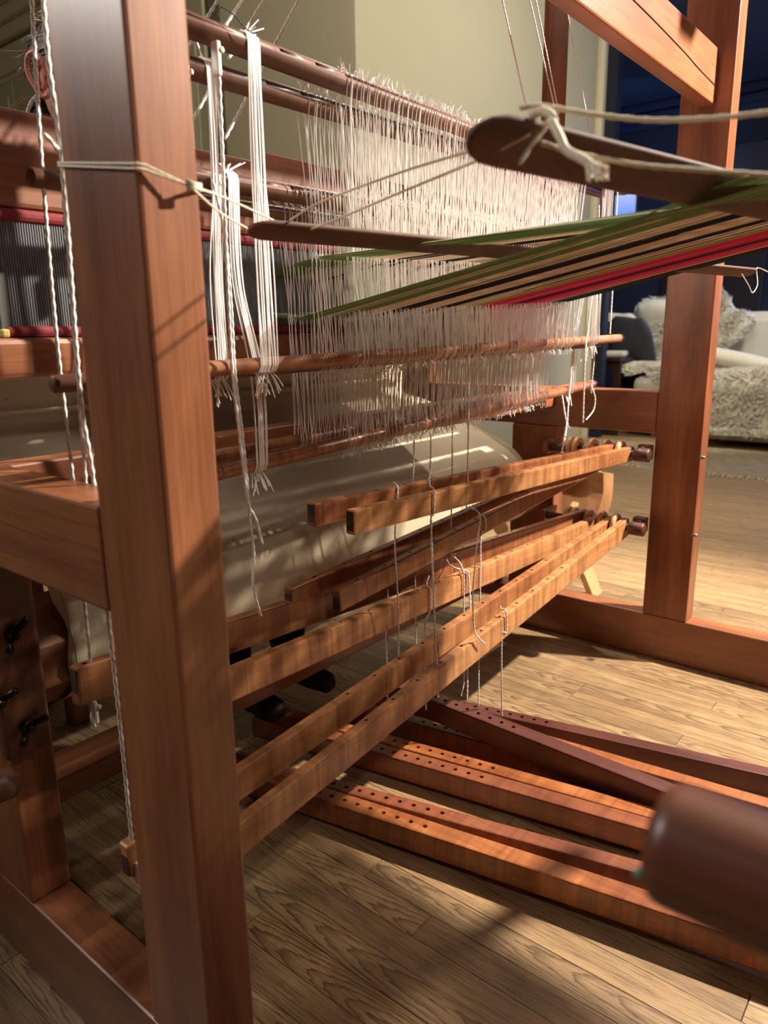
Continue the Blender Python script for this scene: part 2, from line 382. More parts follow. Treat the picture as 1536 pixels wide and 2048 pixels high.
# hint of back beam support
part('back_beam', box6(X0, X3, -.50, -.42, 1.2005, 1.255, .018), WX)
xb_ = part('cross_beam', box6(X1, X2, .66, .70, 1.558, 1.688, .004), WX)
ln = MB(); ln.add(*gtube(spline([(1.2, .659, 1.640), (1.6, .659, 1.632), (1.9, .659, 1.618), (2.03, .659, 1.608), (2.165, .659, 1.601)], .02), .0011, 5))
ln.build('glue_joint', plain('joint_dark', (70, 30, 16), .8), xb_)
part('knee_beam', box6(X1, X2, 1.075, 1.125, .762, .8215, .004), WX)
part('breast_beam', box6(X0, X3, 1.585, 1.65, .9055, .972, .02), WX)
part('lower_cross_beam', box6(X1, X2, 1.245, 1.34, .15, .20, .004), WX)
for s in (X1, X2): part('beam_block', box6(s if s == X1 else s-.05, s+.05 if s == X1 else s, 1.20, 1.345, .10, .149, .004), WX)
# octagonal cloth beam on its bearings
def octo(x0, x1, cy, cz, r):
    vs = [(x, cy+r*math.cos(math.pi/8+k*math.pi/4), cz+r*math.sin(math.pi/8+k*math.pi/4)) for x in (x0, x1) for k in range(8)]
    return vs, [tuple(range(8)), tuple(range(15, 7, -1))]+[(k, (k+1) % 8, 8+(k+1) % 8, 8+k) for k in range(8)]
CY, CZ = 1.160, .50
part('cloth_beam', octo(X1+.001, X2-.001, CY, CZ, .088), wood('cloth_beam', (110, 74, 48), (158, 112, 76), 'x', .3, .5))
bd = part('bearing_board', box6(.392, .459, 1.027, 1.0485, .402, .70, .005), WDR)
for (px, py) in ((22, 1265), (52, 1450), (-6, 1400)):
    c = P(px, py, 'y', 1.027)
    nt = MB(); nt.add(*cyl(c+V((0, .001, 0)), c+V((0, -.012, 0)), .0105, 12)); nt.add(*cyl(c, c+V((0, -.022, 0)), .0045, 8))
    for s in (-1, 1):
        a = R.uniform(.3, 1.2)
        d = V((math.cos(a)*s, 0, math.sin(a)*s))
        nt.add(*gtube([c+d*.006+V((0, -.008, 0)), c+d*.015+V((0, -.014, 0)), c+d*.024+V((0, -.018, 0)), c+d*.027+V((0, -.019, 0))], [.0045, .005, .0065, .003], 8))
    nt.build('wing_nut', MET, bd, smooth=True)
kc = P(-8, 1560, 'y', 1.0)
part('ratchet_handle', cyl((.25, 1.0, kc.z), P(34, 1560, 'y', 1.0), .022, 20, None, .012), WB, True)
# pivot rods with bead spacers
for z in (.645, .425):
    rod_ = part('pivot_rod', cyl((2.105, .7505, z), (2.105, 1.0645, z), .012, 16), WDR, True)
    part('rod_mount', box6(2.150, 2.179, .7505, .790, z-.022, z+.022, .003), WX)
    part('rod_collar', cyl((2.105, .735, z), (2.105, .7795, z), .0205, 10), WDR, True)
    part('rod_collar', cyl((2.128, .765, z), (2.1495, .765, z), .0195, 12), WDR, True)
    part('rod_mount', box6(2.085, 2.179, 1.0475, 1.0645, z-.02, z+.02, .003), WX)
    for y in (.8225, .865, .9075, .955, .975):
        ths = [k/16*2*math.pi for k in range(17)]
        vs = []; fs = []
        for i in range(16):
            for j in range(8):
                a = i/16*2*math.pi; b_ = j/8*2*math.pi
                rad = .0265+.0095*math.cos(b_); vs.append((2.105+rad*math.cos(a), y+.0085*math.sin(b_), z+.004+rad*math.sin(a)))
        for i in range(16):
            for j in range(8): fs.append((i*8+j, ((i+1) % 16)*8+j, ((i+1) % 16)*8+(j+1) % 8, i*8+(j+1) % 8))
        mesh('bead_spacer', vs, fs, WBD, rod_, True)
for (px, py) in ((1400, 915), (1385, 1070)):
    c = P(px, py, 'y', .618)
    part('bolt_head', cyl(c+V((0, .002, 0)), c+V((0, -.014, 0)), .0055, 10), STL, True)
# rounded wooden handle at the back, near the camera
hp = EYE+ray(1312, 1672)*.34
hd = MB(); hd.add(*cyl(hp, hp+V((0, -.40, 0)), .0275, 32, None, .010)); hd.build('wooden_handle', wood('handle', (78, 42, 30), (112, 64, 46), 'y', 0, .4), loom, smooth=True)
part('handle_peg', cyl(hp+V((0, -.36, -.001)), (X0+.01, hp.y-.36, hp.z), .012, 12), WX, True)
part('handle_rail', box6(X0, X1, -.40, hp.y-.30, hp.z-.04, hp.z+.04, .004), WY)
part('teal_speck', cyl(hp+V((-.0215, .0015, -.006)), hp+V((-.0205, -.003, -.006)), .0025, 10), plain('teal', (90, 150, 140), .5), True)
# overhead jack beam that carries the shaft cords
part('jack_beam', box6(X1, X2, .83, .95, 2.02, 2.06, .004), WX)

# ------------------------------------------------------------------ beater and reed
be = thing('beater', 'hanging cherry wood beater with wide hand cap and race board', 'beater', (1.3, 1.02, 1.1))
mesh('hand_cap', *box6(.33, 2.115, 1.018, 1.045, 1.163, 1.283, .006), WBE, be)
mesh('hand_grip', *box6(.93, 1.80, 1.0135, 1.0175, 1.17, 1.298, .003), WBE, be)
mesh('race_board', *box6(.33, 2.115, 1.008, 1.065, .945, .998, .008), WX, be)
for a, b_ in ((.33, .40), (2.005, 2.115)): mesh('sword', *box6(a, b_, 1.046, 1.066, .9985, 2.05, .003), WZ, be)
rd = thing('reed', 'long steel reed with dark red taped edges set in the beater', 'reed', (1.3, 1.03, 1.0))
mesh('lower_band', *box6(.463, 2.0, 1.0175, 1.0365, .9985, 1.014, .006), RED, rd)
mesh('upper_band', *box6(.463, 2.0, 1.0175, 1.0365, 1.146, 1.1625, .006), RED, rd)
dn = MB(); x = .475
while x < 1.99:
    dn.add(*box6(x-.0005, x+.0005, 1.0225, 1.0315, 1.012, 1.148, 0)); x += .0034
dn.build('dent', GREY, rd, kind='stuff')
mesh('end_bar', *box6(.4605, .4735, 1.0205, 1.0335, 1.0, 1.1615, .001), plain('reed_end', (92, 92, 88), .5, .4), rd)
mesh('corner_binding', *box6(.4585, .470, 1.0165, 1.0375, .9987, 1.0100, .003), plain('gold_thread', (190, 170, 90), .5), rd)

# ------------------------------------------------------------------ canvas apron round the cloth beam
cvt = MB(); prof = [(1.615, .974), (1.580, .965), (1.572, .93), (1.572, .86), (1.565, .80), (1.50, .782), (1.40, .752), (1.25, .697), (1.17, .657), (1.115, .624), (1.090, .596), (1.080, .565)]
for k in range(9):
    a = math.radians(158+k*13); prof.append((CY+.092*math.cos(a)*1.0, CZ+.092*math.sin(a)))
prof += [(1.19, .409), (1.235, .445)]
pp = spline([(0, a, b_) for a, b_ in prof], .012); NX = 60
for j in range(NX+1):
    u = j/NX
    for q in pp:
        xx = .522+u*(2.03-.522)
        wob = .0008*math.sin(q.y*31+u*40)*math.sin(u*23)*(1 if .7 > q.z > .6 else .3)
        edge = .006*math.sin(q.z*60)*(1 if j in (0, NX) else 0)
        cvt.v.append((xx+edge, q.y, q.z+wob))
n_ = len(pp)
for j in range(NX):
    for i in range(n_-1): cvt.f.append((j*n_+i, j*n_+i+1, (j+1)*n_+i+1, (j+1)*n_+i))
cn = cvt.build('canvas_apron', CAN, smooth=True, label='cream canvas apron cloth running from breast beam round the cloth beam', cat='cloth')
sm = cn.modifiers.new('thickness', 'SOLIDIFY'); sm.thickness = .0016; sm.offset = 0
hem = MB()
for xx in (.532, 2.02, 2.005):
    q = [V((xx, a.y-.0012, a.z+.0022)) for a in pp if a.y < 1.55]
    hem.add(*gtube(q, .0011, 4))
hem.build('hem_stitching', plain('hem', (176, 154, 116), .9), cn, kind='stuff')
mesh('apron_rod', *cyl((.56, 1.553, .845), (2.0, 1.553, .845), .008, 12), CAN, cn, True)

# ------------------------------------------------------------------ heddle shafts
YS = (.84, .87, .90, .93)
TOP = ((1.374, 1.362, .0150), (1.337, 1.349, .0145), (1.212, 1.218, .0140), (1.186, 1.19, .0115))   # z at x=.65, z at x=2.07, radius
BOT = ((.9535, .9735, .0110), (.9465, .962, .0110), (.792, .846, .0120), (.812, .842, .0110))
XR = (2.065, 2.01, 2.06, 2.05); XL = (.575, .56, .53, .476)
XB = ((.50, 2.10), (.443, 2.02), (.50, 2.07), (.50, 2.03))
def zat(q, x): return q[0]+(q[1]-q[0])*(x-.65)/1.42
names = ('nearest heddle shaft, raised, with white thread heddles tied on walnut bars',
         'second heddle shaft from the front of the picture, raised just behind the nearest',
         'third heddle shaft, lowered, its top bar showing three small holes',
         'farthest heddle shaft, lowered, next to the beater')
XH0 = (.935, .885, 1.02, .885); XH1 = 1.80
def heddle_geo(x, dx, k, w_):
    """one heddle: a two-strand loop over the top bar, knotted to an eye, down round the lower bar"""
    T = TOP[k]; B = BOT[k]; y = YS[k]; mbx = MB()
    zt = zat(T, x); xb = x+dx; zb = zat(B, xb); rt = T[2]+.0007; rb = B[2]+.0007
    tt = max(0, min(1, (xb-.915)/.845)); ze = (1.118+.030*tt) if k < 2 else (1.022+.033*tt); xm = (x+xb)/2+R.uniform(-.0015, .0015)
    r = .00092
    for s in (-1, 1):
        f = V((x, y-rt, zt)); 
        pts = [V((x, y+s*rt*.2, zt+rt)), V((x+s*w_*.5, y+s*rt*.75, zt+rt*.66)), V((x+s*w_, y+s*rt, zt)), V((x+s*w_*.8, y+s*rt*.7, zt-.035)),
               V((xm+s*.0012, y+s*.002, ze+.03)), V((xm+s*.0008, y+s*.0008, ze+.009)), V((xm+s*.0026, y+s*.0004, ze)), V((xm+s*.0008, y+s*.0008, ze-.009)),
               V((xm+s*.0012, y+s*.002, ze-.03)), V((xb+s*w_*.8, y+s*rb*.7, zb+.035)), V((xb+s*w_, y+s*rb, zb)), V((xb+s*w_*.5, y+s*rb*.75, zb-rb*.66)), V((xb, y+s*rb*.2, zb-rb))]
        mbx.add(*gtube(pts, r, 3, False))
    for (cx, cz, s) in ((x, zt+rt, 1), (xb, zb-rb, -1)):
        for j in range(2):
            d = V((R.uniform(-.011, .011), R.uniform(-.010, .010), s*R.uniform(.006, .020)))
            mbx.add(*gtube([V((cx, y, cz)), V((cx, y, cz))+d*.5+V((R.uniform(-.002, .002), 0, 0)), V((cx, y, cz))+d], .0008, 3, False))
    return mbx
NH = 104
for k in range(4):
    ang = 0
    sh = thing('heddle_shaft', names[k], 'shaft', (1.3, YS[k], zat(BOT[k], 1.3)), 'heddle shafts')
    a = (XL[k], YS[k], zat(TOP[k], XL[k])); b_ = (XR[k], YS[k], zat(TOP[k], XR[k]))
    ub = mesh('upper_bar', *cyl(a, b_, TOP[k][2], 24), (WB, WB, WB, WB)[k], sh, True)
    drill(ub, [V((x, YS[k], zat(TOP[k], x))) for x in ([.63, .80, .87, .935, 2.0] if k != 3 else [.56])], .0028, V((0, 1, -.45)).normalized(), .1)
    a = (XB[k][0], YS[k], zat(BOT[k], XB[k][0])); b_ = (XB[k][1], YS[k], zat(BOT[k], XB[k][1]))
    mesh('lower_bar', *cyl(a, b_, BOT[k][2], 20), WB2 if k == 0 else (WB, WB, WXc2, WXc2)[k], sh, True)
    for i in range(NH):
        u = i/(NH-1); x = XH0[k]+(XH1-XH0[k])*u + R.uniform(-.0035, .0035)
        # threads fan slightly because the warp sits lower and to one side
        base = .9+.88*u; dx = (.955+(1.775-.955)*u-x)*1.0 if k in (0,) else (.99+(1.745-.99)*u-x)*.8 if k == 2 else (.90+.87*u-x)
        h = heddle_geo(x, dx+R.uniform(-.006, .006), k, R.uniform(.0004, .0022))
        h.build('heddle', MH, sh)
# spare heddles pushed to the ends, in thick hanks
def hank(k, xt, xb, n, wt, wb, label, straps=0):
    m_ = MB(); T, B, y = TOP[k], BOT[k], YS[k]
    for i in range(n):
        a = xt+wt*(i/(n-1)-.5); b_ = xb+wb*(i/(n-1)-.5)+R.uniform(-.002, .002)
        zt = zat(T, a); zb = zat(B, b_); rt = T[2]+.0012; rb = B[2]+.0012
        sw = R.uniform(-.004, .004)
        pts = [V((a, y+rt*.5, zt+rt*.8)), V((a, y-rt*.2, zt+rt)), V((a, y-rt*.85, zt+rt*.6)), V((a, y-rt, zt)), V((a+sw, y-rt*.9+R.uniform(-.002, .002), (zt*2+zb)/3)),
               V((b_-sw, y-rb*.9+R.uniform(-.002, .002), (zt+zb*2)/3)), V((b_, y-rb, zb)), V((b_, y-rb*.6, zb-rb*.8)), V((b_, y+rb*.3, zb-rb))]
        m_.add(*gtube(spline(pts, .02), .00105, 4, False))
        for j in range(1):
            d = V((R.uniform(-.02, .02), R.uniform(-.01, 0), -R.uniform(.01, .035)))
            m_.add(*gtube([V((b_, y, zb-rb)), V((b_, y, zb-rb))+d*.6, V((b_, y, zb-rb))+d+V((0, 0, -.004))], .001, 4, False))
    for j in range(6):
        d = V((R.uniform(-.005, .035), R.uniform(-.01, .01), R.uniform(.003, .02)))
        q = V((xt, y, zat(T, xt)+T[2])); m_.add(*gtube([q, q+d*.5, q+d], .001, 4, False))
    return m_.build('spare_heddle_hank', MH, label=label, cat='heddles', group='hanks of spare heddles')
hank(0, .748, .752, 12, .020, .030, 'thick hank of spare heddles hung over the nearest top bar by the big post')
hank(1, .700, .690, 9, .016, .020, 'hank of spare heddles on the second shaft beside the white plastic peg')
hank(2, .752, .780, 11, .018, .022, 'hank of spare heddles on the lowered third shaft by the big post')
hank(3, .670, .640, 7, .020, .030, 'thin hank of spare heddles on the farthest shaft behind the big post')
hank(0, 1.925, 1.90, 9, .05, .045, 'hank of spare heddles at the right end of the nearest shaft')
hank(2, 1.93, 1.90, 6, .03, .03, 'hank of spare heddles at the right end of the third shaft')
hank(1, 1.965, 1.94, 5, .02, .05, 'short hank of spare heddles at the right end of the second shaft')
# dark green yarn bow round the hank
bw = P(490, 65, 'y', .825)
rope('yarn_bow', [bw+V((-.045, 0, .005)), bw+V((-.042, -.004, .016)), bw+V((-.025, -.008, .012)), bw+V((-.01, -.012, .0)), bw+V((.004, -.014, -.004))], .0008, MGN, label='dark green yarn bow tied round the spare heddles at the top bar', cat='yarn')

# ------------------------------------------------------------------ warp
def ths(i, N):
    t = i/(N-1)
    bands = [(0, .12, 'g'), (.12, .20, 'c'), (.20, .26, 'k'), (.26, .35, 'c'), (.35, .405, 'k'), (.405, .485, 'w'), (.485, .54, 'o'),
             (.54, .67, 'p'), (.67, .73, 'm'), (.73, .845, 'p'), (.845, .86, 'w'), (.86, 1.01, 'k')]
    for a, b_, c in bands:
        if a <= t < b_: break
    q = R.random()
    if c == 'g' and q < .06: c = 'c'
    if c == 'c' and q < .07: c = 'k'
    if c == 'w' and q < .10: c = 'k'
    if c == 'k' and q < .06: c = 'w'
    if c == 'p' and q < .04: c = 'w'
    return c
WCOL = {'g': (120, 144, 92), 'c': (220, 200, 178), 'k': (26, 28, 34), 'w': (226, 210, 190), 'o': (168, 158, 96), 'p': (208, 34, 104), 'm': (76, 18, 30)}
WNM = {'g': 'olive green threads', 'c': 'beige threads', 'k': 'black threads', 'w': 'cream threads', 'o': 'pale olive threads', 'p': 'bright pink threads', 'm': 'dark maroon threads'}
warp = thing('warp', 'striped warp of green, beige, black and pink threads stretched through the heddles', 'warp', (1.3, .3, 1.14))
NW = 1000; WM = {k: MB() for k in WCOL}
def s1y(x): return .685-.173*(x-.6)
def s2y(x): return .326-.246*(x-.5)
def wz(y, x=.9): return 1.12+.2*(.31-y)+.050*(x-.9)/.86
for i in range(NW):
    t = i/(NW-1); x = .82+.95*t; k = (0, 2, 1, 3)[(i//2) % 4]; up = k in (0, 1)
    y = YS[k]; hx = .902+.858*t
    ze = (1.118+.030*t) if up else (1.022+.033*t)
    s = 1 if up else -1
    if R.random() < .02: s = s
    j = R.uniform(-.0008, .0008)
    a1 = s1y(x); a2 = s2y(x)
    zr = 1.060+(ze-1.060)*((1.30-1.027)/(1.30-y))
    ac = a2+.055+.02*math.sin(i*.7)
    pts = [V((x, -.46, 1.258)), V((x+j, a2, wz(a2, x)-s*.0065)), V((x+j, ac, wz(ac, x)+j)), V((hx, y, ze)), V((.905+.855*t, 1.027, zr)), V((.905+.855*t, 1.30, 1.060)), V((.905+.855*t, 1.59, .976))]
    WM[ths(i, NW)].add(*gtube(pts, .00085, 3, False))
for k, m_ in WM.items(): m_.build('thread_band', plain('yarn_'+k, WCOL[k], .75), warp, kind='stuff', label=WNM[k])
# woven web on the front side
wb_ = MB()
for i in range(60):
    x0 = .905+.855*i/60; x1 = .905+.855*(i+1)/60
    wb_.add([(x0, 1.30, 1.0585), (x1, 1.30, 1.0585), (x1, 1.58, .9735), (x0, 1.58, .9735)], [(0, 1, 2, 3)])
wb_.build('woven_cloth', plain('yarn_web', (150, 130, 110), .9), warp)

# ------------------------------------------------------------------ lease sticks
def stick(name, p0, p1, wd, th, tilt, label, mat=WDK, rnd=.5):
    """flat stick with tapered round ends"""
    p0 = V(p0); p1 = V(p1); d = (p1-p0).normalized(); up = V((0, 0, 1)); a = up.cross(d).normalized(); b = d.cross(a)
    c_, s_ = math.cos(tilt), math.sin(tilt); a2 = a*c_+b*s_; b2 = -a*s_+b*c_; L = (p1-p0).length
    vs = []; n = 14; sec = []
    ts = [0, .004, .012, .025, .045, .07]+[L*f for f in (.15, .3, .5, .7, .85)]+[L-.07, L-.045, L-.025, L-.012, L-.004, L]
    ts = sorted(ts)
    for t_ in ts:
        e = min(t_, L-t_); q = min(1, e/(wd*rnd*1.6)); f = max(.12, math.sqrt(max(0, 1-(1-q)**2)))
        for k in range(n):
            an = 2*math.pi*k/n; cx = math.copysign(abs(math.cos(an))**.6, math.cos(an)); sx_ = math.copysign(abs(math.sin(an))**.75, math.sin(an))
            vs.append(p0+d*t_+a2*cx*wd/2*f+b2*sx_*th/2*(.55+.45*f))
    fs = []
    for i in range(len(ts)-1):
        for k in range(n): fs.append((i*n+k, i*n+(k+1) % n, (i+1)*n+(k+1) % n, (i+1)*n+k))
    fs += [tuple(range(n))[::-1], tuple((len(ts)-1)*n+k for k in range(n))]
    o = mesh(name, vs, fs, mat, None, True, label=label, cat='stick', group='lease sticks'); return o
q0 = P(497, 457, 'x', .60)
stick('lease_stick', q0, P(1506, 546, 'x', 2.08), .038, .009, math.radians(-25), 'dark wooden lease stick farther from the camera, its tip beside the heddles')
q2 = P(938, 268, 'x', .515)
stick('lease_stick', q2, q2+(P(1490, 392, 'x', .895)-q2)*3.4, .046, .010, math.radians(-38), 'dark wooden lease stick nearest the camera, out of focus, with cotton string tied on')

# ------------------------------------------------------------------ lamms
def lamm(y, xl, zl, xr, zr, h, wd, mat, label, holes=True, hx0=.93, hs=.083, nh=9, sticker=False, endmat=None):
    xr = 2.128
    t = thing('lamm', label, 'lamm', (1.3, y, (zl+zr)/2), 'lamms of the countermarch')
    p0 = V((xl, y, zl)); p1 = V((xr, y, zr)); o = mesh('bar', *gbox(p0, p1, wd, h, .0035), mat, t)
    hh = []
    for k in range(nh):
        x = hx0+hs*k
        if xl+.02 < x < 1.8: hh.append(V((x, y, zl+(zr-zl)*(x-xl)/(xr-xl))))
    if xl < .5: hh.append(V((xl+.018, y, zl)))
    drill(o, hh, .0039)
    c = V((2.105, y, zl+(zr-zl)*(2.105-xl)/(xr-xl)))
    if sticker:
        s_ = MB(); s_.add(*box6(2.106, 2.119, y-wd/2-.0009, y-wd/2-.0001, zr-.012, zr+.014, 0)); s_.build('sticker', WHITE, o, label='small white paper sticker')
    mesh('end_face', *gbox(p0+V((-.0006, 0, 0)), p0+V((.0005, 0, 0)), wd-.006, h-.006, 0), WEND, o)
    return t
lamm(.800, .889, .692, 2.1, .643, .043, .021, WXc, 'uppermost raised lamm bar, nearest, its sawn end showing left of the cords', sticker=True)
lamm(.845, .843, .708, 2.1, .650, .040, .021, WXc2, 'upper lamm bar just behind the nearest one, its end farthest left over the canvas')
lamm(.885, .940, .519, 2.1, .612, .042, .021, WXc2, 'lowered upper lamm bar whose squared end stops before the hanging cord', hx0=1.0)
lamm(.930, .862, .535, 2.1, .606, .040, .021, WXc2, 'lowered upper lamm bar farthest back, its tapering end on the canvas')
lamm(.800, .462, .235, 2.1, .422, .056, .022, WXc, 'lowest long lamm bar crossing steeply in front of all the others', sticker=True, hx0=.92, hs=.078, nh=11)
lamm(.845, .455, .290, 2.1, .422, .052, .022, WXc, 'long lower lamm bar second from the bottom, cord shadows across it', hx0=.92, hs=.078, nh=11)
lamm(.885, .500, .458, 2.1, .418, .054, .022, WXc, 'long lower lamm bar third from the bottom with cords knotted over it', sticker=True, hx0=.95, hs=.08, nh=11)
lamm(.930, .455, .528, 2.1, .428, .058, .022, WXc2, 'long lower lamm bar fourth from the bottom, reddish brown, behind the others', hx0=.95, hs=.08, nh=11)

# ------------------------------------------------------------------ treadles
def treadle(a, b_, yf, yb, zf, zb, wd, h, mat, label, holes=True):
    def at(y): t_ = (y-a[1])/(b_[1]-a[1]); return a[0]+(b_[0]-a[0])*t_
    t = thing('treadle', label, 'treadle', (at(.6), .6, (zf+zb)/2-h/2), 'treadles on the floor')
    p0 = V((at(yf), yf, zf)); p1 = V((at(yb), yb, zb)); o = mesh('bar', *gbox(p0, p1, wd, h, .004), mat, t)
    hs = []
    for k in range(9):
        y = .985-.0305*k; hs.append(V((at(y), y, zf+(zb-zf)*(y-yf)/(yb-yf))))
    drill(o, hs, .0050)
    return t
treadle((.979, .975), (1.124, .15), 1.35, -.40, .0262, .056, .043, .050, WT1, 'nearest treadle lying lowest in the picture, orange cherry with holes')
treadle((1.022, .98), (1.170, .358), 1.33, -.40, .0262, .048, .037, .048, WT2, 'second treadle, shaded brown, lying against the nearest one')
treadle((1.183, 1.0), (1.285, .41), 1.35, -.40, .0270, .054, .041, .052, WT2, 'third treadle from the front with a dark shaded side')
treadle((1.232, 1.0), (1.330, .41), 1.34, -.40, .0262, .052, .039, .050, WT1, 'fourth treadle, light orange with a row of holes')
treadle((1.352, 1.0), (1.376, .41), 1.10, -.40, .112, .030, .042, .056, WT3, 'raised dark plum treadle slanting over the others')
treadle((1.400, .6), (1.448, .23), 1.20, -.40, .0262, .050, .036, .050, WT2, 'sixth treadle, partly under the raised one')
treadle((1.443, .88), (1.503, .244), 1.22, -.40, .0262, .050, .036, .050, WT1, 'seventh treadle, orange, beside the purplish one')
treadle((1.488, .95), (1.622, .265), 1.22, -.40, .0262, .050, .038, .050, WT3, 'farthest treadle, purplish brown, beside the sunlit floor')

# ------------------------------------------------------------------ cords
GC = 'tie-up cords'
def cordp(label, pts, r=.0019, mat=None, group=GC, name='cord'): return rope(name, pts, r, mat or MC, label=label, cat='cord', group=group)
# long cords at the near side
def Py(px, py, y): return P(px, py, 'y', y)
cordp('long white cord left of the big post, ending in the higher lamm end', [Py(60, -60, .93), Py(82, 300, .93), Py(110, 640, .93), Py(145, 950, .93), Py(170, 1209, .93), Py(181, 1330, .93), Py(186, 1412, .93), Py(183, 1435, .925), Py(190, 1453, .925)], .0023)
cordp('long white cord hugging the big post, ending in the lowest lamm end', [Py(82, -60, .845), Py(98, 130, .845), Py(125, 330, .845), Py(160, 780, .845), Py(187, 960, .845), Py(216, 1228, .845), Py(240, 1450, .845), Py(262, 1668, .845), Py(268, 1748, .845), Py(274, 1758, .84)], .0026)
cordp('second white cord behind the one that hugs the big post', [Py(98, 150, .885), Py(122, 330, .885), Py(150, 700, .885), Py(165, 880, .885), Py(172, 968, .885), Py(176, 1010, .885)], .0023)
cordp('short cut end of cord sticking out above the knee of the post', [Py(88, 268, .84), Py(98, 278, .84), Py(108, 290, .845), Py(116, 300, .845)], .0024)
# plastic pegs
def peg(px, py, y, label, s=1., tilt=0):
    c = Py(px, py, y); m_ = MB(); m_.add(*gbox(c+V((tilt*.02, 0, .020*s)), c-V((tilt*.02, 0, .020*s)), .007*s, .013*s, .002, V((0, 1, 0)))); m_.add(*cyl(c+V((.004, -.003, .010*s)), c+V((.004, -.0085, .010*s)), .0038*s, 12))
    m_.build('cord_peg', MPL, smooth=False, label=label, cat='peg', group='white plastic cord pegs')
peg(190, 1424, .918, 'white plastic peg under the higher lamm end left of the post', .85)
peg(275, 1745, .833, 'white plastic peg under the lower lamm end left of the post', .85)
peg(433, 118, .816, 'white plastic peg under the nearest top bar', 1.)
peg(372, 160, .848, 'white plastic peg at the edge of the big post under the second top bar', .9)
peg(433, 385, .876, 'white plastic peg under the lowered third top bar, with dots', 1.15)
peg(933, 1017, .872, 'white plastic peg below the raised upper lamms', .35)
peg(903, 1112, .915, 'white plastic peg behind the third long lamm', .4)
peg(941, 680, .825, 'white plastic peg standing on the nearest lower bar', .45)
peg(1182, 782, .885, 'white plastic peg under the right end of the lowest shaft bar', .35)
# cords rising to the jacks above
G2 = 'shaft cords going up'
def up(px0, py0, px1, py1, y, label, r=.0019):
    a = Py(px0, py0, y); b_ = Py(px1, py1, y); d = b_-a; e = a+d*((2.02-a.z)/d.z); cordp(label, [a, a+(e-a)*.5, e], r, group=G2)
up(377, 95, 436, 0, .93, 'white cord rising left of the others past the nearest top bar', .0021)
up(447, 58, 484, 0, .845, 'white cord rising from the nearest top bar beside the green bow')
up(457, 118, 528, 0, .875, 'white cord rising just right of the green bow', .0021)
up(450, 278, 597, 0, .90, 'white cord rising farthest right over the wall', .0021)
cordp('white cord slanting down behind the hanks to the post edge', [Py(420, 178, .935), Py(400, 215, .935), Py(378, 252, .935), Py(360, 285, .935)], .0021, group=G2)
up(1052, 215, 1005, 0, .85, 'thin cord rising from the right part of the shafts, leftmost', .0016)
up(1112, 228, 1060, 0, .87, 'thin cord rising from the shafts, one of a close pair', .0014)
up(1118, 228, 1072, 0, .90, 'thin cord rising from the shafts, other of a close pair', .0014)
up(1180, 265, 1136, 30, .90, 'thin cord rising over the white door casing', .0014)
# thick braided ties in front of the left hanks
cordp('thick braided cord hanging by the nearest hank to a loose end over the canvas', [Py(437, 125, .82), Py(446, 330, .815), Py(455, 560, .815), Py(465, 740, .815), Py(478, 860, .815), Py(490, 960, .812), Py(497, 1010, .812), Py(512, 1040, .812), Py(524, 1088, .812)], .0024)
cordp('second thick braided cord hanging to the lowest loose end over the canvas', [Py(425, 360, .835), Py(450, 470, .83), Py(462, 600, .83), Py(470, 740, .822), Py(484, 860, .82), Py(494, 960, .818), Py(500, 1040, .818), Py(508, 1110, .818), Py(506, 1170, .818), Py(522, 1232, .818)], .0020)
# cords between shafts, lamms and treadles
cordp('cord looped over the second upper lamm and hanging behind the others', [Py(786, 964, .84), Py(790, 968, .838), Py(795, 975, .833), Py(794, 1010, .833), Py(790, 1060, .860), Py(791, 1115, .862), Py(796, 1210, .866), Py(797, 1290, .868), Py(798, 1350, .868)], .0017)
cordp('cord knotted over the nearest upper lamm running down to the raised treadle', [Py(857, 955, .80), Py(860, 972, .795), Py(868, 982, .787), Py(867, 1028, .787), Py(862, 1040, .790), Py(866, 1150, .795), Py(871, 1290, .800), Py(876, 1394, .80)], .0019)
cordp('cord knotted over the third long lamm, shorter loop on its face', [Py(858, 1152, .885), Py(853, 1170, .882), Py(860, 1180, .872), Py(860, 1222, .871), Py(853, 1236, .872), Py(849, 1262, .868), Py(851, 1345, .866), Py(852, 1420, .866)], .0018)
cordp('cord from the white peg looping in front of the third long lamm', [Py(907, 1112, .905), Py(922, 1130, .872), Py(928, 1160, .870), Py(927, 1240, .868), Py(926, 1300, .862), Py(928, 1360, .86), Py(922, 1392, .86)], .0016)
cordp('cord with a twisted end beside the looping one', [Py(890, 1112, .905), Py(900, 1130, .88), Py(920, 1139, .872), Py(935, 1144, .870), Py(939, 1180, .866), Py(940, 1225, .86), Py(936, 1255, .86), Py(936, 1300, .86), Py(934, 1400, .86)], .0019)
cordp('loose cord curving down from the peg under the upper lamms', [Py(938, 1013, .872), Py(954, 1022, .80), Py(960, 1040, .785), Py(952, 1110, .782), Py(946, 1180, .782), Py(948, 1255, .782), Py(957, 1275, .78), Py(969, 1287, .778)], .0016)
cordp('cord wrapped over the lowered upper lamm and running to the far treadles', [Py(958, 1030, .88), Py(966, 1030, .873), Py(971, 1042, .872), Py(970, 1066, .872), Py(962, 1074, .873), Py(960, 1200, .870), Py(958, 1300, .868), Py(957, 1412, .862)], .0016)
cordp('cord knotted over the lowest lamm, rightmost, running to the far treadles', [Py(1000, 1212, .803), Py(1004, 1218, .796), Py(1012, 1223, .786), Py(1013, 1262, .786), Py(1004, 1272, .790), Py(1003, 1350, .80), Py(1004, 1432, .815)], .0017)
cordp('cord seen low between the lamms, left', [Py(776, 1178, .905), Py(773, 1250, .905), Py(773, 1302, .905), Py(775, 1400, .905)], .0016)
cordp('cord hanging low between the lamms beside the leftmost one', [Py(830, 1150, .905), Py(832, 1260, .905), Py(834, 1420, .905)], .0016)
